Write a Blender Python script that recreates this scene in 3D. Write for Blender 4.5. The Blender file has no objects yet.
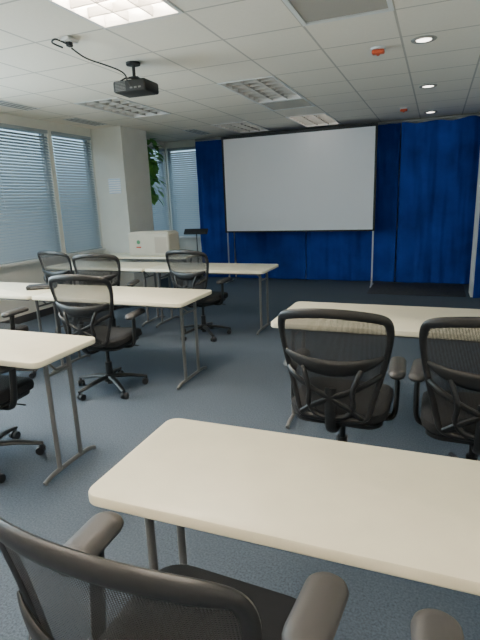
import bpy, bmesh, math, random
from mathutils import Vector, Matrix, noise
random.seed(7)
C = bpy.context.scene.collection
PI = math.pi
H = 1.5
CEIL = 2.66

# ------------------------------------------------------------------ materials
def mat(name, col, rough=.6, metal=0, noise=0, nscale=20, bump=0, bscale=200, spec=.5):
    m = bpy.data.materials.new(name); m.use_nodes = True
    nt = m.node_tree; b = nt.nodes['Principled BSDF']
    b.inputs['Base Color'].default_value = (*col, 1)
    b.inputs['Roughness'].default_value = rough
    b.inputs['Metallic'].default_value = metal
    b.inputs['Specular IOR Level'].default_value = spec
    tc = nt.nodes.new('ShaderNodeTexCoord')
    if noise:
        n = nt.nodes.new('ShaderNodeTexNoise'); n.inputs['Scale'].default_value = nscale
        n.inputs['Detail'].default_value = 4
        nt.links.new(tc.outputs['Object'], n.inputs['Vector'])
        r = nt.nodes.new('ShaderNodeValToRGB')
        r.color_ramp.elements[0].position = .3; r.color_ramp.elements[1].position = .7
        r.color_ramp.elements[0].color = (*[c*(1-noise) for c in col], 1)
        r.color_ramp.elements[1].color = (*[min(1, c*(1+noise)) for c in col], 1)
        nt.links.new(n.outputs['Fac'], r.inputs['Fac']); nt.links.new(r.outputs['Color'], b.inputs['Base Color'])
    if bump:
        n2 = nt.nodes.new('ShaderNodeTexNoise'); n2.inputs['Scale'].default_value = bscale
        nt.links.new(tc.outputs['Object'], n2.inputs['Vector'])
        bp = nt.nodes.new('ShaderNodeBump'); bp.inputs['Strength'].default_value = bump
        bp.inputs['Distance'].default_value = .005
        nt.links.new(n2.outputs['Fac'], bp.inputs['Height']); nt.links.new(bp.outputs['Normal'], b.inputs['Normal'])
    return m

def emit(name, col, s):
    m = bpy.data.materials.new(name); m.use_nodes = True
    b = m.node_tree.nodes['Principled BSDF']
    b.inputs['Base Color'].default_value = (.8, .8, .8, 1)
    b.inputs['Emission Color'].default_value = (*col, 1)
    b.inputs['Emission Strength'].default_value = s
    return m

M = dict(
    carpet=mat('carpet', (.090, .114, .145), .95, noise=.32, nscale=110, bump=.9, bscale=350, spec=.1),
    wall=mat('wall_paint', (.79, .77, .71), .85, noise=.03, nscale=4, bump=.05, bscale=300),
    base=mat('baseboard_vinyl', (.05, .05, .055), .6),
    plastic=mat('table_plastic', (.90, .81, .60), .32, noise=.03, nscale=9, bump=.05, bscale=500),
    leg=mat('table_leg_metal', (.18, .175, .17), .4, .4),
    blackpl=mat('black_plastic', (.009, .0088, .009), .42, bump=.08, bscale=900),
    darkgrey=mat('frame_black_plastic', (.012, .0115, .012), .42, bump=.05, bscale=900),
    pad=mat('arm_pad_urethane', (.046, .043, .042), .5, bump=.1, bscale=700),
    seat=mat('seat_fabric', (.010, .010, .011), .9, bump=.5, bscale=600),
    caster=mat('caster_plastic', (.02, .02, .022), .4),
    white=mat('white_metal', (.75, .74, .72), .5),
    grille=mat('grille_grey', (.33, .31, .28), .6),
    grilledark=mat('grille_dark', (.16, .155, .15), .7),
    louver=mat('louver_aluminium', (.46, .44, .41), .4, .3),
    frame=mat('window_frame_aluminium', (.40, .44, .48), .45, .3),
    slat=mat('blind_slat', (.38, .43, .47), .5),
    screen=mat('screen_fabric', (.86, .845, .87), .8),
    black=mat('black_border', (.008, .008, .009), .6),
    alu=mat('aluminium', (.55, .55, .55), .4, .5),
    leaf=mat('leaf', (.14, .38, .07), .45, noise=.4, nscale=8),
    stem=mat('stem_bark', (.12, .08, .05), .8, noise=.3),
    pot=mat('pot_ceramic', (.25, .2, .16), .5),
    soil=mat('soil', (.03, .02, .015), .95, bump=1, bscale=60),
    box=mat('cream_carton', (.70, .64, .53), .7, noise=.04, nscale=6),
    boxside=mat('carton_tape', (.58, .50, .40), .6),
    green=mat('printed_green', (.10, .32, .14), .6),
    red=mat('red_plastic', (.60, .09, .03), .45),
    dark_patch=mat('dark_patch_pile', (.042, .045, .054), .95, noise=.4, nscale=40, bump=.6),
    lens=mat('lens_glass', (.02, .02, .05), .05),
    cable=mat('black_cable', (.01, .01, .01), .5),
    lamp=emit('lamp_lit', (1.0, .88, .73), 108),
    lampmid=emit('lamp_half_lit', (1.0, .93, .83), 2.4),
    lampoff=emit('lamp_dim', (1.0, .93, .83), .45),
    down=emit('downlight_lamp', (1.0, .93, .82), 6),
)

def grid_ceiling():
    m = bpy.data.materials.new('ceiling_tiles'); m.use_nodes = True
    nt = m.node_tree; b = nt.nodes['Principled BSDF']; L = nt.links
    b.inputs['Roughness'].default_value = .9
    tc = nt.nodes.new('ShaderNodeTexCoord'); sx = nt.nodes.new('ShaderNodeSeparateXYZ')
    L.new(tc.outputs['Object'], sx.inputs[0])
    def math_(op, a, bv):
        n = nt.nodes.new('ShaderNodeMath'); n.operation = op
        if isinstance(a, (int, float)): n.inputs[0].default_value = a
        else: L.new(a, n.inputs[0])
        if bv is not None:
            if isinstance(bv, (int, float)): n.inputs[1].default_value = bv
            else: L.new(bv, n.inputs[1])
        return n.outputs[0]
    def line(out, off, w):
        v = math_('DIVIDE', math_('ADD', out, off), .61)
        f = math_('FRACT', v, None)
        d = math_('ABSOLUTE', math_('SUBTRACT', f, .5), None)
        return math_('GREATER_THAN', d, .5-w)
    lx = line(sx.outputs[0], 2.16+6.1, .014); ly = line(sx.outputs[1], 6.1*2-6.09, .014)
    mk = math_('MAXIMUM', lx, ly)
    n = nt.nodes.new('ShaderNodeTexNoise'); n.inputs['Scale'].default_value = 60; n.inputs['Detail'].default_value = 6
    L.new(tc.outputs['Object'], n.inputs['Vector'])
    r = nt.nodes.new('ShaderNodeValToRGB'); r.color_ramp.elements[0].color = (.82, .755, .66, 1); r.color_ramp.elements[1].color = (.90, .835, .74, 1)
    L.new(n.outputs['Fac'], r.inputs['Fac'])
    mx = nt.nodes.new('ShaderNodeMix'); mx.data_type = 'RGBA'
    L.new(mk, mx.inputs['Factor']); L.new(r.outputs['Color'], mx.inputs['A']); mx.inputs['B'].default_value = (.53, .485, .43, 1)
    L.new(mx.outputs['Result'], b.inputs['Base Color'])
    bp = nt.nodes.new('ShaderNodeBump'); bp.inputs['Strength'].default_value = .25; bp.inputs['Distance'].default_value = .01
    L.new(mk, bp.inputs['Height']); L.new(bp.outputs['Normal'], b.inputs['Normal'])
    return m
M['ceiling'] = grid_ceiling()

def mesh_fabric():
    m = bpy.data.materials.new('mesh_fabric'); m.use_nodes = True
    nt = m.node_tree; b = nt.nodes['Principled BSDF']; L = nt.links
    b.inputs['Base Color'].default_value = (.028, .026, .025, 1); b.inputs['Roughness'].default_value = .5
    tc = nt.nodes.new('ShaderNodeTexCoord'); sx = nt.nodes.new('ShaderNodeSeparateXYZ'); L.new(tc.outputs['Object'], sx.inputs[0])
    def mth(op, a, bv=None):
        n = nt.nodes.new('ShaderNodeMath'); n.operation = op; L.new(a, n.inputs[0])
        if bv is not None:
            if isinstance(bv, (int, float)): n.inputs[1].default_value = bv
            else: L.new(bv, n.inputs[1])
        return n.outputs[0]
    k = 2*PI/.0105
    s1 = mth('SINE', mth('MULTIPLY', mth('ADD', sx.outputs[0], sx.outputs[2]), k))
    s2 = mth('SINE', mth('MULTIPLY', mth('SUBTRACT', sx.outputs[0], sx.outputs[2]), k))
    hole = mth('GREATER_THAN', mth('MULTIPLY', s1, s2), .27)
    tr = nt.nodes.new('ShaderNodeBsdfTransparent'); mix = nt.nodes.new('ShaderNodeMixShader')
    L.new(hole, mix.inputs[0]); L.new(b.outputs[0], mix.inputs[1]); L.new(tr.outputs[0], mix.inputs[2])
    L.new(mix.outputs[0], nt.nodes['Material Output'].inputs[0])
    return m
M['mesh'] = mesh_fabric()
M['curtain'] = mat('blue_curtain', (.014, .048, .285), .8, noise=.25, nscale=2.5, bump=.3, bscale=400, spec=.15)

def glass_mat():
    m = bpy.data.materials.new('window_glass'); m.use_nodes = True
    nt = m.node_tree; nt.nodes.remove(nt.nodes['Principled BSDF'])
    tr = nt.nodes.new('ShaderNodeBsdfTransparent'); tr.inputs[0].default_value = (.75, .85, .9, 1)
    gl = nt.nodes.new('ShaderNodeBsdfGlossy'); gl.inputs['Roughness'].default_value = .05
    mx = nt.nodes.new('ShaderNodeMixShader'); mx.inputs[0].default_value = .06
    nt.links.new(tr.outputs[0], mx.inputs[1]); nt.links.new(gl.outputs[0], mx.inputs[2])
    nt.links.new(mx.outputs[0], nt.nodes['Material Output'].inputs[0])
    return m
M['glass'] = glass_mat()

def paper_mat():
    m = bpy.data.materials.new('notice_paper'); m.use_nodes = True
    nt = m.node_tree; b = nt.nodes['Principled BSDF']
    tc = nt.nodes.new('ShaderNodeTexCoord'); w = nt.nodes.new('ShaderNodeTexWave'); w.bands_direction = 'Z'
    w.inputs['Scale'].default_value = 9; w.inputs['Distortion'].default_value = 1.5
    nt.links.new(tc.outputs['Object'], w.inputs['Vector'])
    r = nt.nodes.new('ShaderNodeValToRGB'); r.color_ramp.elements[0].color = (.45, .58, .80, 1); r.color_ramp.elements[1].color = (.95, .97, 1, 1)
    r.color_ramp.elements[1].position = .3
    nt.links.new(w.outputs['Fac'], r.inputs['Fac']); nt.links.new(r.outputs['Color'], b.inputs['Base Color'])
    return m
M['paper'] = paper_mat()

# ------------------------------------------------------------------ mesh helpers
def box(bm, x0, x1, y0, y1, z0, z1):
    v = [bm.verts.new(p) for p in ((x0,y0,z0),(x1,y0,z0),(x1,y1,z0),(x0,y1,z0),(x0,y0,z1),(x1,y0,z1),(x1,y1,z1),(x0,y1,z1))]
    for f in ((3,2,1,0),(4,5,6,7),(0,1,5,4),(1,2,6,5),(2,3,7,6),(3,0,4,7)):
        bm.faces.new([v[i] for i in f])
def rbox(bm, c, s, r=.01, seg=3, rot=None):
    mt = Matrix.Translation(c)
    if rot is not None: mt = mt @ rot
    mt = mt @ Matrix.Diagonal((s[0], s[1], s[2], 1))
    g = bmesh.ops.create_cube(bm, size=1, matrix=mt)
    es = list({e for v in g['verts'] for e in v.link_edges})
    bmesh.ops.bevel(bm, geom=es, offset=r, segments=seg, affect='EDGES', profile=.5)
def cyl(bm, p0, p1, r0, r1=None, n=20):
    p0 = Vector(p0); p1 = Vector(p1); d = p1-p0
    q = d.to_track_quat('Z', 'Y').to_matrix().to_4x4()
    bmesh.ops.create_cone(bm, cap_ends=True, segments=n, radius1=r0, radius2=r0 if r1 is None else r1, depth=d.length,
                          matrix=Matrix.Translation((p0+p1)/2) @ q)
def smooth_pts(pts, k=6):
    P = [Vector(p) for p in pts]; out = []
    for i in range(len(P)-1):
        p0 = P[max(i-1,0)]; p1 = P[i]; p2 = P[i+1]; p3 = P[min(i+2,len(P)-1)]
        for j in range(k):
            t = j/k
            out.append(.5*((2*p1)+(-p0+p2)*t+(2*p0-5*p1+4*p2-p3)*t*t+(-p0+3*p1-3*p2+p3)*t**3))
    out.append(P[-1]); return out
def tube(bm, pts, r, n=10, flat=1.0, nrm=None):
    P = [Vector(p) for p in pts]; rings = []
    T0 = (P[1]-P[0]).normalized()
    a = Vector(nrm) if nrm else (Vector((0,0,1)) if abs(T0.z) < .9 else Vector((1,0,0)))
    for i, p in enumerate(P):
        T = (P[min(i+1,len(P)-1)]-P[max(i-1,0)]).normalized()
        a = (a - T*a.dot(T)).normalized(); b = T.cross(a)
        rr = r[i] if isinstance(r, (list, tuple)) else r
        rings.append([bm.verts.new(p + a*math.cos(2*PI*k/n)*rr + b*math.sin(2*PI*k/n)*rr*flat) for k in range(n)])
    for i in range(len(rings)-1):
        for k in range(n):
            bm.faces.new((rings[i][k], rings[i][(k+1)%n], rings[i+1][(k+1)%n], rings[i+1][k]))
    bm.faces.new(rings[0][::-1]); bm.faces.new(rings[-1])
def rrect(w, d, r, n=6):
    pts = []
    for cx, cy, a0 in ((w/2-r, d/2-r, 0), (-w/2+r, d/2-r, PI/2), (-w/2+r, -d/2+r, PI), (w/2-r, -d/2+r, 1.5*PI)):
        for k in range(n+1):
            a = a0 + PI/2*k/n; pts.append((cx+r*math.cos(a), cy+r*math.sin(a)))
    return pts
def slab(bm, w, d, r, prof, c=(0,0), rot=0, dz=None):
    rings = []
    for ins, z in prof:
        rg = []
        for x, y in rrect(w-2*ins, d-2*ins, max(r-ins, .002)):
            X = c[0]+x*math.cos(rot)-y*math.sin(rot); Y = c[1]+x*math.sin(rot)+y*math.cos(rot)
            rg.append(bm.verts.new((X, Y, z + (dz(x, y) if dz else 0))))
        rings.append(rg)
    n = len(rings[0])
    for i in range(len(rings)-1):
        for k in range(n):
            bm.faces.new((rings[i][k], rings[i][(k+1)%n], rings[i+1][(k+1)%n], rings[i+1][k]))
    bm.faces.new(rings[0][::-1]); bm.faces.new(rings[-1])
def obj(name, bm, m, parent=None, smooth=True, recalc=True):
    if recalc: bmesh.ops.recalc_face_normals(bm, faces=bm.faces[:])
    me = bpy.data.meshes.new(name); bm.to_mesh(me); bm.free()
    if smooth:
        me.polygons.foreach_set('use_smooth', [True]*len(me.polygons)); me.set_sharp_from_angle(angle=math.radians(38))
    me.materials.append(M[m] if isinstance(m, str) else m)
    o = bpy.data.objects.new(name, me); C.objects.link(o)
    if parent: o.parent = parent
    return o
def B(): return bmesh.new()
def tag(o, label, cat, group=None):
    o['label'] = label; o['category'] = cat
    if group: o['group'] = group
    return o
def thing(name, label, cat, loc=(0,0,0), rz=0, group=None):
    o = bpy.data.objects.new(name, None); C.objects.link(o); o.empty_display_size = .1
    o.location = loc; o.rotation_euler = (0,0,rz)
    return tag(o, label, cat, group)
def struct(name, bm, m, parent=None, smooth=False):
    o = obj(name, bm, m, parent, smooth)
    if not parent: o['kind'] = 'structure'
    return o
def copy_tree(o, parent=None):
    c = o.copy(); C.objects.link(c)
    if parent: c.parent = parent
    for ch in list(o.children): copy_tree(ch, c)
    return c

# ------------------------------------------------------------------ room shell
XL, XR, YB, YF = -5.1, .95, 8.8, -2.4
bm = B(); box(bm, XL-.15, XR+.15, YF-.15, YB+.15, -.1, 0); struct('floor', bm, 'carpet')

SILL, HEAD = .81, 2.54
wins = [(.4, 1.9), (2.1, 3.6), (3.75, 5.6), (5.68, 6.52), (7.3, 8.77)]  # openings nearest the camera are out of view, added to let in light
bm = B()
box(bm, XL-.15, XL, YF-.15, YB+.15, 0, SILL); box(bm, XL-.15, XL, YF-.15, YB+.15, HEAD, CEIL+.25)
e = [YF-.15] + [v for w in wins for v in w] + [YB+.15]
for i in range(0, len(e), 2): box(bm, XL-.15, XL, e[i], e[i+1], SILL, HEAD)
struct('wall_left', bm, 'wall')
bw = (-5.07, -4.3)
bm = B()
box(bm, XL, XR+.15, YB, YB+.15, 0, SILL); box(bm, XL, XR+.15, YB, YB+.15, HEAD, CEIL+.25)
box(bm, XL, bw[0], YB, YB+.15, SILL, HEAD); box(bm, bw[1], XR+.15, YB, YB+.15, SILL, HEAD)
struct('wall_back', bm, 'wall')
bm = B(); box(bm, XR, XR+.15, YF-.15, YB, 0, CEIL+.25); struct('wall_right', bm, 'wall')
bm = B(); box(bm, XL, XR, YF-.15, YF, 0, CEIL+.25); struct('wall_front', bm, 'wall')
bm = B(); box(bm, -5.1, -4.54, 6.55, 7.27, 0, CEIL); struct('wall_column', bm, 'wall')
bm = B(); box(bm, .52, XR, 7.55, 7.95, 0, CEIL); struct('wall_pilaster', bm, 'wall')
bm = B(); box(bm, XL, XL+.012, YF, 6.54, 0, .1); struct('baseboard_left', bm, 'base')
bm = B(); box(bm, XR-.012, XR, YF, 7.54, 0, .1); struct('baseboard_right', bm, 'base')

fx = [(-2.16, 1.82), (-2.16, 4.87), (-2.16, 7.31), (-3.99, 4.87), (-3.38, 7.31), (-2.16, -1.23), (-3.99, 1.82), (-.33, -1.23), (-3.99, -1.23)]  # troffers out of view are added to light the room
grl = [(-.94, 2.43, 1.22), (-2.16, 6.09, .61)]
def inhole(x, y):
    return any(a < x < a+.61 and b < y < b+1.22 for a, b in fx) or any(a < x < a+.61 and b < y < b+l for a, b, l in grl)
gx = [XL] + [-2.16+.61*k for k in range(-4, 6) if XL < -2.16+.61*k < XR] + [XR]
gy = [YF] + [6.09+.61*k for k in range(-14, 6) if YF < 6.09+.61*k < YB] + [YB]
bm = B()
for i in range(len(gx)-1):
    for j in range(len(gy)-1):
        if not inhole((gx[i]+gx[i+1])/2, (gy[j]+gy[j+1])/2):
            box(bm, gx[i], gx[i+1], gy[j], gy[j+1], CEIL, CEIL+.015)
struct('ceiling', bm, 'ceiling')
bm = B(); box(bm, XL-.15, XR+.15, YF-.15, YB+.15, CEIL+.25, CEIL+.3); struct('ceiling_slab', bm, 'wall')

def window(n, y0, y1, axis='x'):
    def bx(bm, a0, a1, d0, d1, z0, z1):
        if axis == 'x': box(bm, XL-d1, XL-d0, a0, a1, z0, z1)
        else: box(bm, a0, a1, YB+d0, YB+d1, z0, z1)
    bm = B()
    bx(bm, y0, y1, .06, .11, SILL, SILL+.05); bx(bm, y0, y1, .06, .11, HEAD-.05, HEAD)
    bx(bm, y0, y0+.05, .06, .11, SILL+.05, HEAD-.05); bx(bm, y1-.05, y1, .06, .11, SILL+.05, HEAD-.05)
    w = struct('window_%d' % n, bm, 'frame')
    bm = B(); bx(bm, y0+.05, y1-.05, .08, .086, SILL+.05, HEAD-.05); obj('window_pane', bm, 'glass', w, False)
    bm = B(); bx(bm, y0-.02, y1+.02, -.06, .06, SILL-.03, SILL); obj('window_sill', bm, 'white', w, False)
for i, w in enumerate(wins): window(i+1, *w)
window(len(wins)+1, *bw, axis='y')

def blind(y0, y1, label, axis='x', ang=44):
    L = y1-y0
    if axis == 'x': t = thing('window_blind', label, 'blind', (XL-.005, (y0+y1)/2, SILL+.002), 0, 'horizontal window blinds')
    else: t = thing('window_blind', label, 'blind', ((y0+y1)/2, YB+.005, SILL+.002), -PI/2, 'horizontal window blinds')
    hh = HEAD-SILL-.005
    bm = B(); rbox(bm, (0, 0, hh-.025), (.055, L, .045), .004); obj('headrail', bm, 'slat', t)
    P = .0385
    bm = B(); n = int((hh-.085)/P); a = math.radians(ang)
    for k in range(n):
        z = .048+P*k; dx = .024*math.cos(a); dz = .024*math.sin(a)
        p = [(-dx, -L/2, z+dz), (-dx, L/2, z+dz), (0, L/2, z+.003), (0, -L/2, z+.003), (dx, -L/2, z-dz), (dx, L/2, z-dz)]
        v = [bm.verts.new(q) for q in p]
        bm.faces.new((v[0], v[1], v[2], v[3])); bm.faces.new((v[3], v[2], v[5], v[4]))
    obj('slats', bm, 'slat', t, recalc=False)
    bm = B(); rbox(bm, (0, 0, .012), (.05, L, .02), .004); obj('bottom_rail', bm, 'slat', t)
    m = max(2, int(L/.5))
    for k in range(m):
        bm = B(); y = -L/2 + .12 + (L-.24)*k/(m-1); cyl(bm, (.028, y, .02), (.028, y, hh-.04), .0015, n=6)
        obj('lift_cord', bm, 'frame', t)
blind(3.76, 5.59, 'wide blue-grey horizontal blind at the left edge of the photo')
blind(5.69, 6.51, 'narrower blue-grey horizontal blind just before the white column')
blind(7.31, 8.76, 'blue-grey horizontal blind behind the column and the tall plant')
blind(bw[0]+.03, bw[1]-.01, 'narrow blue-grey blind beside the left end of the blue curtain', 'y')

# ------------------------------------------------------------------ ceiling fixtures
def troffer(lamp):
    t = thing('troffer_light', '', 'ceiling light')
    w, d = .606, 1.216
    bm = B()
    for a in ((-w/2, w/2, -d/2, -d/2+.025), (-w/2, w/2, d/2-.025, d/2), (-w/2, -w/2+.025, -d/2+.025, d/2-.025), (w/2-.025, w/2, -d/2+.025, d/2-.025)):
        box(bm, *a, -.006, .004)
    obj('frame', bm, 'white', t, False)
    bm = B()
    z0, z1 = .004, .13
    box(bm, -w/2+.01, -w/2+.02, -d/2+.01, d/2-.01, z0, z1); box(bm, w/2-.02, w/2-.01, -d/2+.01, d/2-.01, z0, z1)
    box(bm, -w/2+.02, w/2-.02, -d/2+.01, -d/2+.02, z0, z1); box(bm, -w/2+.02, w/2-.02, d/2-.02, d/2-.01, z0, z1)
    box(bm, -w/2+.01, w/2-.01, -d/2+.01, d/2-.01, z1, z1+.01)
    obj('housing', bm, 'white', t, False)
    bm = B()
    for k in (-1, 1): box(bm, k*.093-.005, k*.093+.005, -d/2+.025, d/2-.025, .004, .06)
    for k in range(1, 7):
        y = -d/2+.025+(d-.05)*k/7; box(bm, -w/2+.025, w/2-.025, y-.006, y+.006, .0045, .0595)
    obj('louver', bm, 'louver', t, False)
    for k in (-1, 0, 1):
        bm = B(); cyl(bm, (k*.186, -d/2+.05, .095), (k*.186, d/2-.05, .095), .022, n=12); obj('lamp_tube', bm, lamp, t)
    return t
protos = {}
tl = ['bright overexposed ceiling light panel nearest the camera, top left of the photo',
      'dull louvered ceiling light in the middle of the ceiling, right of the projector',
      'lit louvered ceiling light directly above the projection screen',
      'louvered ceiling light near the windows, left beyond the projector',
      'small-looking far louvered ceiling light above the left edge of the screen',
      'unseen ceiling light added as fill behind the camera in the middle row', 'unseen ceiling light added as fill over the window side tables',
      'unseen ceiling light added as fill behind the camera by the right wall', 'unseen ceiling light added as fill behind the camera by the windows']
lm = ['lamp', 'lampoff', 'lampmid', 'lampoff', 'lampoff', 'lamp', 'lamp', 'lamp', 'lamp']
for i, (a, b) in enumerate(fx):
    if lm[i] in protos: o = copy_tree(protos[lm[i]])
    else: o = protos[lm[i]] = troffer(lm[i])
    o.location = (a+.305, b+.61, CEIL); tag(o, tl[i], 'ceiling light', 'recessed ceiling lights')

def air_grille(a, b, l, label):
    t = thing('air_return_grille', label, 'vent', (a+.305, b+l/2, CEIL), 0, 'grey air return grilles')
    bm = B(); w, d = .606, l-.004
    for q in ((-w/2, w/2, -d/2, -d/2+.03), (-w/2, w/2, d/2-.03, d/2), (-w/2, -w/2+.03, -d/2+.03, d/2-.03), (w/2-.03, w/2, -d/2+.03, d/2-.03)): box(bm, *q, -.005, .005)
    obj('frame', bm, 'white', t, False)
    bm = B()
    for k in range(int((d-.08)/.0262)):
        y = -d/2+.04+k*.0262; v = [bm.verts.new(p) for p in ((-w/2+.03, y, .014), (w/2-.03, y, .014), (w/2-.03, y+.022, -.002), (-w/2+.03, y+.022, -.002))]; bm.faces.new(v)
    obj('slats', bm, 'grille', t, False)
    bm = B(); box(bm, -w/2+.01, w/2-.01, -d/2+.01, d/2-.01, .04, .05); obj('backing', bm, 'grilledark', t, False)
air_grille(*grl[0], 'long grey air return grille in the ceiling at the top of the photo')
air_grille(*grl[1], 'square grey air return grille adjoining the far end of the dull middle light')

def slot(x, y, L, label):
    t = thing('slot_diffuser', label, 'vent', (x, y, CEIL), 0, 'slot air diffusers by the windows')
    bm = B()
    for a in (-.10, -.035, .035, .10): box(bm, a-.012, a+.012, -L/2, L/2, -.006, 0)
    box(bm, -.088, .088, -L/2, -L/2+.02, -.006, 0); box(bm, -.088, .088, L/2-.02, L/2, -.006, 0)
    obj('frame', bm, 'white', t, False)
    bm = B(); box(bm, -.095, .095, -L/2+.01, L/2-.01, -.003, 0); obj('slot', bm, 'grilledark', t, False)
slot(-4.62, 4.45, .9, 'dark slotted air diffuser in the ceiling at the left edge, above the wide blind')
slot(-4.72, 5.98, .7, 'dark slotted air diffuser in the ceiling just before the column')
slot(-3.9, 7.9, .7, 'far dark slotted air diffuser in the ceiling beyond the column')

for y, lb in ((4.41, 'round recessed downlight nearest the camera at upper right'), (6.24, 'second round recessed downlight, over the floor right of the screen'), (8.19, 'farthest small recessed downlight close to the blue curtain')):
    t = thing('downlight', lb, 'ceiling light', (-.17, y, CEIL), 0, 'round recessed downlights')
    bm = B(); n = 32; rr = [(.055, 0), (.064, -.008), (.092, -.006), (.097, 0)]
    rings = [[bm.verts.new((r*math.cos(2*PI*k/n), r*math.sin(2*PI*k/n), z)) for k in range(n)] for r, z in rr]
    for i in range(3):
        for k in range(n): bm.faces.new((rings[i][k], rings[i][(k+1)%n], rings[i+1][(k+1)%n], rings[i+1][k]))
    obj('trim_ring', bm, 'grille', t)
    bm = B(); cyl(bm, (0,0,-.005), (0,0,0), .057, n=32); obj('lamp', bm, 'down', t)

def detector(x, y, label, s=1):
    t = thing('fire_strobe', label, 'fire alarm', (x, y, CEIL), 0, 'red ceiling fire devices')
    bm = B(); cyl(bm, (0,0,-.014), (0,0,.002), .055*s, .06*s, n=28); obj('base', bm, 'white', t)
    bm = B(); rbox(bm, (0,0,-.030), (.095*s, .06*s, .032), .010); obj('housing', bm, 'red', t)
    bm = B(); cyl(bm, (0,0,-.058), (0,0,-.045), .010*s, .018*s, n=16); obj('lens', bm, 'red', t)
detector(-.52, 4.46, 'red and white ceiling fire device beside the nearest downlight', 1.05)
detector(-.51, 7.58, 'small far red and white ceiling fire device above the right edge of the screen')

# ------------------------------------------------------------------ projector
t = thing('projector', 'black ceiling-mounted projector hanging below a short pole', 'projector', (-2.46, 3.82, CEIL), .05)
bm = B(); cyl(bm, (0,0,-.02), (0,0,0), .06, n=24); obj('ceiling_plate', bm, 'black', t)
bm = B(); cyl(bm, (0,0,-.12), (0,0,-.02), .014, n=14); obj('pole', bm, 'black', t)
bm = B()
for sx in (-1, 1):
    for sy in (-1, 1): tube(bm, [(0,0,-.12), (sx*.06, sy*.05, -.125), (sx*.09, sy*.08, -.15)], .006, 8)
rbox(bm, (0,0,-.118), (.07, .07, .012), .003)
obj('mount_bracket', bm, 'black', t)
bm = B(); rbox(bm, (0, .02, -.196), (.31, .25, .092), .018, 4); body = obj('body', bm, 'black', t)
bm = B(); cyl(bm, (.08, .14, -.2), (.08, .175, -.2), .036, .033, 24); obj('lens', bm, 'lens', t)
bm = B()
for k in range(7): box(bm, -.13, -.03, -.1068, -.1040, -.232+k*.011, -.227+k*.011)
obj('vent', bm, 'grilledark', t, False)
bm = B()
for k in range(3): box(bm, .01+k*.04, .035+k*.04, -.1068, -.1040, -.222, -.209)
obj('port', bm, 'grilledark', t, False)
t = thing('ceiling_outlet', 'small outlet box on the ceiling where the projector cable starts', 'outlet', (-2.5, 3.08, CEIL))
bm = B(); rbox(bm, (0,0,-.0125), (.075, .115, .025), .004); obj('cover', bm, 'white', t)
bm = B(); rbox(bm, (0,0,-.04), (.035, .04, .03), .005); obj('plug', bm, 'black', t)
bm = B(); tube(bm, smooth_pts([(-2.5, 3.1, CEIL-.06), (-2.5, 3.25, CEIL-.09), (-2.49, 3.5, CEIL-.09), (-2.47, 3.62, CEIL-.10), (-2.45, 3.67, CEIL-.125), (-2.44, 3.68, CEIL-.17), (-2.42, 3.70, CEIL-.21)], 6), .006, 8)
tag(obj('power_cable', bm, 'cable'), 'black cable looping under the ceiling to the projector', 'cable')
bm = B(); tube(bm, smooth_pts([(-2.52, 3.07, CEIL-.035), (-2.55, 3.0, CEIL-.02), (-2.6, 3.02, CEIL-.03), (-2.58, 3.1, CEIL-.045)], 6), .006, 8)
tag(obj('cable_loop', bm, 'cable'), 'short loop of black cable beside the ceiling outlet', 'cable')

# ------------------------------------------------------------------ curtains + track
def curtain(x0, x1, y, label, seed, z0=.015, z1=2.6, sag=0):
    rnd = random.Random(seed); bm = B(); n = int((x1-x0)/.010); m = 26
    ph = [rnd.uniform(0, 6.28) for _ in range(6)]
    rows = []
    for j in range(m+1):
        row = []
        for i in range(n+1):
            x = x0+(x1-x0)*i/n
            top = z1 - sag*(.5-.5*math.cos((x-x0)*2*PI/.5)) - sag*.6*noise.noise(Vector((x*3, seed, 0)))
            z = z0+(top-z0)*j/m
            env = max(0, math.sin(x*2.3+ph[4]+.5*math.sin(x*5+ph[5])))**2
            d = .009*env*math.sin(x*2*PI/.2+ph[0]+1.6*math.sin(x*2.7+ph[1])+.25*z) + .02*math.sin(x*2*PI/.75+ph[3]+.5*z)
            d += .034*noise.noise(Vector((x*6+z*.5+seed*9, z*.7, 0))) + .012*noise.noise(Vector((x*15, z*1.4, seed*5.0))) + .026*noise.noise(Vector((x*3.5, z*3, seed*3.0)))
            row.append(bm.verts.new((x, y+d, z)))
        rows.append(row)
    for j in range(m):
        for i in range(n): bm.faces.new((rows[j][i], rows[j][i+1], rows[j+1][i+1], rows[j+1][i]))
    return tag(obj('curtain', bm, 'curtain', recalc=False), label, 'curtain', 'royal blue floor-length curtains')
curtain(-4.32, -3.62, 8.64, 'royal blue curtain panel left of the screen, beside the window', 1)
curtain(-3.60, -2.2, 8.64, 'royal blue curtain panel behind the left half of the projection screen', 2)
curtain(-2.18, -.62, 8.64, 'royal blue curtain panel behind the right half of the projection screen', 3)
curtain(-.60, .93, 8.60, 'royal blue curtain panel right of the screen, reaching the right wall', 4, sag=.03)
curtain(.545, .92, 7.44, 'nearer royal blue curtain strip at the right edge, in front of the pale pilaster', 6)
bm = B(); rbox(bm, (-1.7, 8.64, 2.625), (5.26, .03, .03), .005); tag(obj('curtain_track', bm, 'grille'), 'long curtain track just under the ceiling along the back wall', 'curtain rail')
bm = B(); slab(bm, 1.42, 1.0, .05, [(.004, 0), (0, .003), (.01, .008)]); o = tag(obj('dark_floor_patch', bm, 'dark_patch'), 'flat dark patch on the floor below the curtain, right of the screen', 'mat'); o.location = (-.24, 8.03, 0)  # thin slab with a darker pile than the carpet

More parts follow.
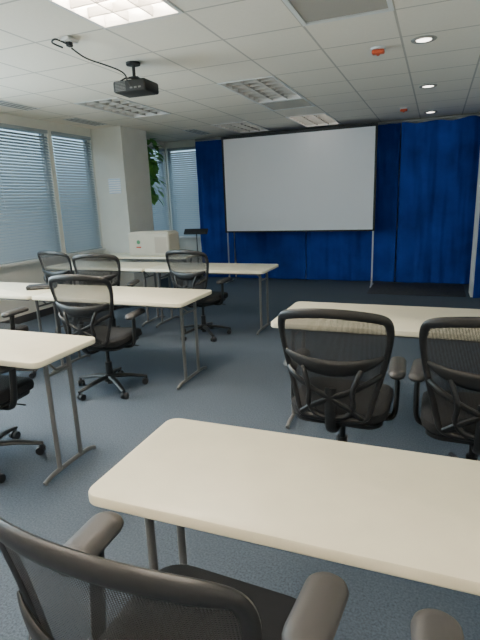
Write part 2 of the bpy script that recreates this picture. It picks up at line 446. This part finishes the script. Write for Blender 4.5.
# ------------------------------------------------------------------ projection screen
t = thing('projection_screen', 'white projection screen with thin black border on floor-standing legs', 'screen', (-2.26, 8.2, 0))
W, Z0, Z1 = 1.335, .92, 2.58
bm = B(); box(bm, -W+.036, W-.036, -.004, .004, Z0+.026, Z1-.045); obj('screen_surface', bm, 'screen', t, False)
bm = B()
box(bm, -W, W, -.012, .012, Z1-.045, Z1); box(bm, -W, W, -.008, .008, Z0, Z0+.026)
box(bm, -W, -W+.036, -.008, .008, Z0+.026, Z1-.045); box(bm, W-.036, W, -.008, .008, Z0+.026, Z1-.045)
obj('border', bm, 'black', t, False)
for s in (-1, 1):
    bm = B(); cyl(bm, (s*(W-.03), .03, .02), (s*(W-.03), .03, Z1-.05), .013, n=12); pl = obj('pole', bm, 'white' if s > 0 else 'alu', t)
    bm = B(); tube(bm, [(s*(W-.03), -.15, .013), (s*(W-.03), .2, .013)], .012, 10); tube(bm, [(s*(W-.03), -.10, .02), (s*(W-.03), .025, .13)], .007, 8)
    obj('foot', bm, 'alu', t)

# ------------------------------------------------------------------ tables
TH = .74; TL = 1.52
def table(TD):
    t = thing('folding_table', '', 'table')
    bm = B(); slab(bm, TL, TD, .045, [(.02, TH-.034), (.004, TH-.034), (0, TH-.029), (0, TH-.007), (.003, TH-.002), (.009, TH)])
    obj('tabletop', bm, 'plastic', t)
    g = TD/2-.25
    for s in (-1, 1):
        x = s*(TL/2-.10)
        for q in (-1, 1):
            y = q*(.09+g*.6)
            bm = B(); tube(bm, [(x, y, TH-.0335), (x, y, .035)], .014, 12)
            obj('leg', bm, 'leg', t)
        bm = B(); tube(bm, smooth_pts([(x, -.215-g, .013), (x, -.19-g, .022), (x, -.12-g, .034), (x, .12+g, .034), (x, .19+g, .022), (x, .215+g, .013)], 4), .0135, 10)
        obj('foot_bar', bm, 'leg', t)
        bm = B(); tube(bm, [(x, -.09-g*.6, .60), (x, .09+g*.6, .60)], .009, 8); obj('crossbar', bm, 'leg', t)
        bm = B(); tube(bm, [(x-s*.005, 0, .60), (x-s*.16, 0, TH-.0345)], .007, 8); obj('brace', bm, 'leg', t)
    for q in (-1, 1):
        bm = B(); box(bm, -TL/2+.06, TL/2-.06, q*(TD/2-.05)-.01, q*(TD/2-.05)+.01, TH-.052, TH-.0335)
        obj('side_rail', bm, 'leg', t, False)
    return t
tabA, tabB, tabC = table(.50), table(.60), table(.67)
used = set()
tabs = [(tabA, -.10, 1.155, 'cream plastic folding table in the foreground, nearest the camera'),
        (tabC, -.185, 3.11, 'cream folding table at right with two chairs backed against it'),
        (tabA, -2.59, 1.96, 'cream folding table cut off by the left edge, front row left'),
        (tabB, -2.55, 3.46, 'cream folding table in the second row left, a black case at its far left end'),
        (tabB, -4.08, 3.46, 'cream folding table in the second row at the left edge, under the windows'),
        (tabB, -2.47, 5.16, 'cream folding table in the third row left, directly before the screen side aisle'),
        (tabB, -4.00, 5.16, 'cream folding table in the third row beside the windows'),
        (tabA, -4.02, 6.24, 'farthest cream folding table against the column, carrying a cream carton')]
for pr, x, y, lb in tabs:
    if pr.name in used: o = copy_tree(pr)
    else: o = pr; used.add(pr.name)
    o.location = (x, y, 0); tag(o, lb, 'table', 'cream folding tables')
    if y == 1.155: o.rotation_euler = (0, 0, math.radians(.8))

# ------------------------------------------------------------------ chairs
BZ0, BZ1 = .455, 1.0
HALF = [(0, .455), (.09, .455), (.140, .460), (.170, .482), (.186, .53), (.203, .60), (.226, .69), (.246, .78), (.259, .86), (.261, .925), (.246, .968), (.205, .990), (.13, 1.004), (.06, 1.011), (0, 1.013)]
def bsurf(x, z):
    tt = max(0, (z-BZ0)/(BZ1-BZ0))
    return -.275 - .065*tt**1.5 + .018*math.sin(tt*PI) + .05*(x/.25)**2
def outline():
    h = smooth_pts([(x, 0, z) for x, z in HALF], 4)
    r = [(p.x, p.z) for p in h]
    return r + [(-x, z) for x, z in r[-2:0:-1]]
def chair(dz_arm=0, py=.05, pl=.28, ax_=.264):
    t = thing('office_chair', '', 'chair')
    OL = outline(); n = len(OL); zc = (BZ0+BZ1)/2
    bm = B(); rings = []
    P = [Vector((x, bsurf(x, z), z)) for x, z in OL]
    for k in range(n):
        T = (P[(k+1)%n]-P[k-1]).normalized(); o_ = Vector((0, 1, 0)).cross(T)
        rad = Vector((P[k].x, 0, P[k].z-zc))
        if o_.dot(rad) < 0: o_ = -o_
        o_.normalize(); nn = T.cross(o_).normalized()
        top = min(1, max(0, (P[k].z-.85)/.14)); a, b = .0145+.0085*top, .011
        rings.append([bm.verts.new(P[k]-o_*a*.6+o_*a*math.cos(2*PI*j/12)+nn*b*math.sin(2*PI*j/12)) for j in range(12)])
    for k in range(n):
        for j in range(12): bm.faces.new((rings[k][j], rings[k][(j+1)%12], rings[(k+1)%n][(j+1)%12], rings[(k+1)%n][j]))
    obj('backrest_frame', bm, 'darkgrey', t)
    bm = B(); R = 9; prev = None; cv = bm.verts.new((0, bsurf(0, zc), zc))
    for r in range(1, R+1):
        f = r/R*.965; cur = []
        for x, z in OL:
            X = x*f; Z = zc+(z-zc)*f; cur.append(bm.verts.new((X, bsurf(X, Z), Z)))
        for k in range(n):
            if prev is None: bm.faces.new((cv, cur[k], cur[(k+1)%n]))
            else: bm.faces.new((prev[k], cur[k], cur[(k+1)%n], prev[(k+1)%n]))
        prev = cur
    obj('backrest_mesh', bm, 'mesh', t)
    bm = B(); pts = []; rr = []
    for k in range(25):
        u = -1+2*k/24; x = u*.228; z = .735+.055*abs(u)**2.2; y = bsurf(x, z)-.034+.018*abs(u)**4
        pts.append((x, y, z)); rr.append(.011+.030*(1-abs(u)**2.2))
    tube(bm, pts, rr, 12, .35, (0, 0, 1)); obj('lumbar_support', bm, 'blackpl', t)
    bm = B()
    for s in (-1, 1):
        tube(bm, smooth_pts([(s*.218, bsurf(.22, .70)-.012, .70), (s*.17, -.295, .675), (s*.09, -.315, .63), (0, -.322, .59), (-s*.08, -.312, .545), (-s*.145, -.285, .49)], 6), [.015]*31, 10, .7, (0, 0, 1))
        tube(bm, smooth_pts([(s*.135, bsurf(.135, .735)-.036, .735), (s*.115, -.318, .68), (s*.10, -.318, .62), (s*.105, -.308, .55), (s*.07, -.304, .50), (0, -.305, .485)], 6), .0125, 10)
    obj('back_bracket', bm, 'blackpl', t)
    bm = B(); tube(bm, smooth_pts([(0, -.318, .64), (0, -.32, .57), (0, -.315, .5), (0, -.29, .42), (0, -.2, .385), (0, 0, .38)], 6), .026, 12, .5, (1, 0, 0))
    obj('spine_bar', bm, 'blackpl', t)
    bm = B(); dz = lambda x, y: -.02*max(0, (y-.05)/.22)**2 + .012*(abs(x)/.25)**2
    slab(bm, .49, .47, .11, [(.03, .415), (.006, .425), (0, .445), (.004, .47), (.02, .485), (.06, .49), (.14, .488)], (0, .01), 0, dz)
    obj('seat', bm, 'seat', t)
    bm = B(); slab(bm, .44, .42, .08, [(.05, .395), (0, .402), (0, .4195)], (0, 0)); obj('seat_pan', bm, 'blackpl', t)
    bm = B(); rbox(bm, (0, .02, .375), (.16, .22, .04), .01); tube(bm, [(.08, .06, .375), (.26, .07, .37)], .005, 8); obj('tilt_mechanism', bm, 'blackpl', t)
    for s in (-1, 1):
        bm = B(); tube(bm, smooth_pts([(s*.16, -.02, .388), (s*.235, -.02, .39), (s*(ax_+.0), -.02, .42), (s*(ax_+.006), -.01, .5), (s*(ax_+.006), .0, .58), (s*ax_, .01, .637+dz_arm)], 6), .024, 12, .55, (0, 1, 0))
        a = obj('armrest_support', bm, 'blackpl', t)
        pw = .094 if dz_arm else .082
        bm = B(); slab(bm, pw, pl, pw/2-.0005, [(.024, .628+dz_arm), (.006, .634+dz_arm), (0, .647+dz_arm), (.003, .658+dz_arm), (.012, .666+dz_arm), (.026, .671+dz_arm), (.036, .672+dz_arm)], (s*ax_, py), s*-.06 if dz_arm else s*.06, lambda x, y: -.010*(y/.135)**2)
        obj('armrest_pad', bm, 'pad', a)
    bm = B(); cyl(bm, (0,0,.05), (0,0,.24), .027, n=18); cyl(bm, (0,0,.24), (0,0,.365), .015, n=14); obj('gas_lift', bm, 'blackpl', t)
    bm = B(); cyl(bm, (0,0,.075), (0,0,.135), .048, .038, n=20); obj('hub', bm, 'blackpl', t)
    for k in range(5):
        a = PI/2+.25+2*PI*k/5; c, s = math.cos(a), math.sin(a)
        bm = B(); pts = smooth_pts([(c*.03, s*.03, .112), (c*.14, s*.14, .105), (c*.24, s*.24, .085), (c*.305, s*.305, .072)], 4)
        m = len(pts); tube(bm, pts, [.03-.014*i/(m-1) for i in range(m)], 10, .6, (-s, c, 0)); obj('base_leg', bm, 'blackpl', t)
        bm = B(); b_ = a+random.uniform(-.9, .9)+PI/2; ax = Vector((math.cos(b_), math.sin(b_), 0)); fw = Vector((-ax.y, ax.x, 0))
        ctr = Vector((c*.3, s*.3, .028))+fw*.014
        for q in (-1, 1): cyl(bm, ctr+ax*q*.007, ctr+ax*q*.026, .0275, .025, 18)
        cyl(bm, Vector((c*.3, s*.3, .03)), Vector((c*.3, s*.3, .075)), .007, n=8)
        cyl(bm, ctr-ax*.007, ctr+ax*.007, .012, n=10)
        obj('caster', bm, 'caster', t)
    return t
chA = chair(.055, -.012, .215, .285); chB = chair()
R = math.radians
chairs = [(-.46, .79, R(-2), 'black mesh office chair in the foreground, seen from behind at bottom left'),
          (.335, .765, R(2), 'black office chair showing only one arm pad at the bottom right corner'),
          (-.405, 2.38, R(-1), 'black mesh office chair at the right table, its whole back in view'),
          (.228, 2.37, R(0), 'black mesh office chair at the right table, cut by the right edge'),
          (-2.45, 1.86, R(4), 'black mesh office chair under the front left table, cut by the left edge'),
          (-2.46, 3.07, R(6), 'large-looking black mesh office chair at the second-row table on the left'),
          (-3.56, 2.92, R(0), 'black office chair at the left edge, only an arm and seat side showing'),
          (-2.40, 4.74, R(-6), 'black mesh office chair at the third-row table, standing alone by the aisle'),
          (-3.36, 4.36, R(12), 'black mesh office chair between second and third rows, left of the lone aisle chair'),
          (-4.05, 4.60, R(-8), 'farthest left black mesh office chair, close to the windows')]
for i, (x, y, rz, lb) in enumerate(chairs):
    o = chA if i == 0 else copy_tree(chA) if i == 1 else chB if i == 2 else copy_tree(chB)
    o.location = (x, y, 0); o.rotation_euler = (0, 0, rz); tag(o, lb, 'chair', 'black mesh office chairs')

# ------------------------------------------------------------------ small things
t = thing('carton', 'cream carton with a green and red mark on the farthest table', 'box', (-3.90, 6.22, TH), .05)
bm = B(); rbox(bm, (0, 0, .17), (.68, .36, .34), .035, 5); obj('body', bm, 'box', t)
bm = B(); rbox(bm, (0, 0, .335), (.62, .30, .04), .015, 3); obj('lid', bm, 'box', t)
bm = B(); box(bm, .11, .30, -.1815, -.1795, .05, .28); obj('side_panel', bm, 'boxside', t, False)
bm = B(); cyl(bm, (-.16, -.1818, .21), (-.16, -.1795, .21), .03, n=20); obj('green_mark', bm, 'green', t)
bm = B(); box(bm, -.2, -.12, -.1818, -.1795, .125, .145); obj('red_mark', bm, 'red', t, False)

t = thing('music_stand', 'black music stand with flat tray standing behind the third-row tables', 'stand', (-3.58, 7.0, 0))
bm = B(); rbox(bm, (0, -.02, 1.03), (.42, .02, .10), .006, rot=Matrix.Rotation(R(-35), 4, 'X')); obj('tray', bm, 'black', t)
bm = B(); cyl(bm, (0,0,.15), (0,0,1.02), .009, n=12); obj('pole', bm, 'blackpl', t)
for k in range(3):
    a = PI/2+2*PI*k/3; bm = B(); tube(bm, smooth_pts([(0,0,.2), (.12*math.cos(a), .12*math.sin(a), .11), (.26*math.cos(a), .26*math.sin(a), .008)], 5), .008, 8); obj('leg', bm, 'blackpl', t)

t = thing('zip_case', 'small flat black case lying on the second-row table', 'case', (-3.49, 3.50, TH), R(30))
bm = B(); slab(bm, .27, .12, .015, [(.006, 0), (0, .008), (0, .030), (.008, .040)]); obj('body', bm, 'black', t)
bm = B(); tube(bm, [(-.09, -.0615, .02), (.09, -.0615, .02)], .003, 6); obj('zipper', bm, 'grilledark', t)

bm = B(); box(bm, -4.855, -4.63, 6.5435, 6.55, 1.67, 1.90); tag(obj('notice', bm, 'paper', None, False), 'small blue-and-white paper notice on the column', 'notice')

t = thing('potted_plant', 'tall leafy green plant between the column and the far blind', 'plant', (-4.88, 7.60, 0))
bm = B(); cyl(bm, (0,0,0), (0,0,.34), .15, .2, 28); obj('pot', bm, 'pot', t)
bm = B(); cyl(bm, (0,0,.341), (0,0,.35), .185, n=28); obj('soil', bm, 'soil', t)
bm = B(); tube(bm, smooth_pts([(0,0,.34), (-.02,.01,.9), (0,0,1.6), (.06,.0,2.3)], 6), .014, 8); obj('stem', bm, 'stem', t)
bm = B(); rnd = random.Random(5)
for k in range(120):
    z = rnd.uniform(1.60, 2.6); a = rnd.uniform(0, 6.28); r = rnd.uniform(.02, .22); L = rnd.uniform(.17, .25); w = L*.33
    c = Vector((.08+r*math.cos(a), r*math.sin(a), z)); d = Vector((math.cos(a), math.sin(a), rnd.uniform(-1.4, .3))).normalized()
    sd = d.cross(Vector((0,0,1))).normalized(); up = sd.cross(d)
    v = [bm.verts.new(c+d*L*q+sd*w*p+up*u*L) for q, p, u in ((0,0,0), (.35,1,.03), (.35,0,.0), (.35,-1,.03), (.7,.8,-.02), (.7,0,-.05), (.7,-.8,-.02), (1,0,-.12))]
    for f in ((0,1,2), (0,2,3), (1,4,5,2), (2,5,6,3), (4,7,5), (5,7,6)): bm.faces.new([v[i] for i in f])
for v in bm.verts:
    v.co.x = max(v.co.x, -.18); v.co.y = max(v.co.y, -.32)
    v.co.z = min(v.co.z, 2.64)
obj('foliage', bm, 'leaf', t, recalc=False)

# ------------------------------------------------------------------ light, world, camera
def area(name, loc, rot, sx_, sy_, power, col):
    l = bpy.data.lights.new(name, 'AREA'); l.shape = 'RECTANGLE'; l.size = sx_; l.size_y = sy_; l.energy = power; l.color = col
    o = bpy.data.objects.new(name, l); C.objects.link(o); o.location = loc; o.rotation_euler = rot
    return o
area('fill_light_near', (XL-.2, 1.15, 1.68), (0, -PI/2, 0), 1.7, 1.45, 155, (1.0, .98, .95))  # unseen area lamp added outside the wall to fill the room
area('fill_light_far', (XL-.2, 2.85, 1.68), (0, -PI/2, 0), 1.7, 1.45, 190, (1.0, .98, .95))  # second added fill lamp, also out of view

w = bpy.data.worlds.new('World'); bpy.context.scene.world = w; w.use_nodes = True
nt = w.node_tree; bg = nt.nodes['Background']
tc = nt.nodes.new('ShaderNodeTexCoord'); sx = nt.nodes.new('ShaderNodeSeparateXYZ'); nt.links.new(tc.outputs['Generated'], sx.inputs[0])
r = nt.nodes.new('ShaderNodeValToRGB'); r.color_ramp.elements[0].position = .0; r.color_ramp.elements[0].color = (.10, .125, .14, 1)
r.color_ramp.elements[1].position = .10; r.color_ramp.elements[1].color = (.36, .44, .50, 1)
e2 = r.color_ramp.elements.new(.3); e2.color = (.78, .86, .91, 1)
nt.links.new(sx.outputs[2], r.inputs['Fac']); nt.links.new(r.outputs['Color'], bg.inputs['Color']); bg.inputs['Strength'].default_value = 4.3

F = 478.0
Rv = Vector((438-240, 192-320, F)); Lv = Vector((-950-240, 246-320, F))
dY = Rv.normalized(); dX = -Lv.normalized(); dX = (dX - dY*dX.dot(dY)).normalized(); dZ = dX.cross(dY)
right = Vector((dX.x, dY.x, dZ.x)); down = Vector((dX.y, dY.y, dZ.y)); fwd = Vector((dX.z, dY.z, dZ.z))
cam = bpy.data.cameras.new('Camera'); co = bpy.data.objects.new('Camera', cam); C.objects.link(co)
m3 = Matrix((right, -down, -fwd)).transposed()
co.matrix_world = Matrix.Translation((0, 0, H)) @ m3.to_4x4()
cam.sensor_fit = 'VERTICAL'; cam.sensor_height = 24; cam.lens = F/640*24; cam.clip_start = .02
bpy.context.scene.camera = co
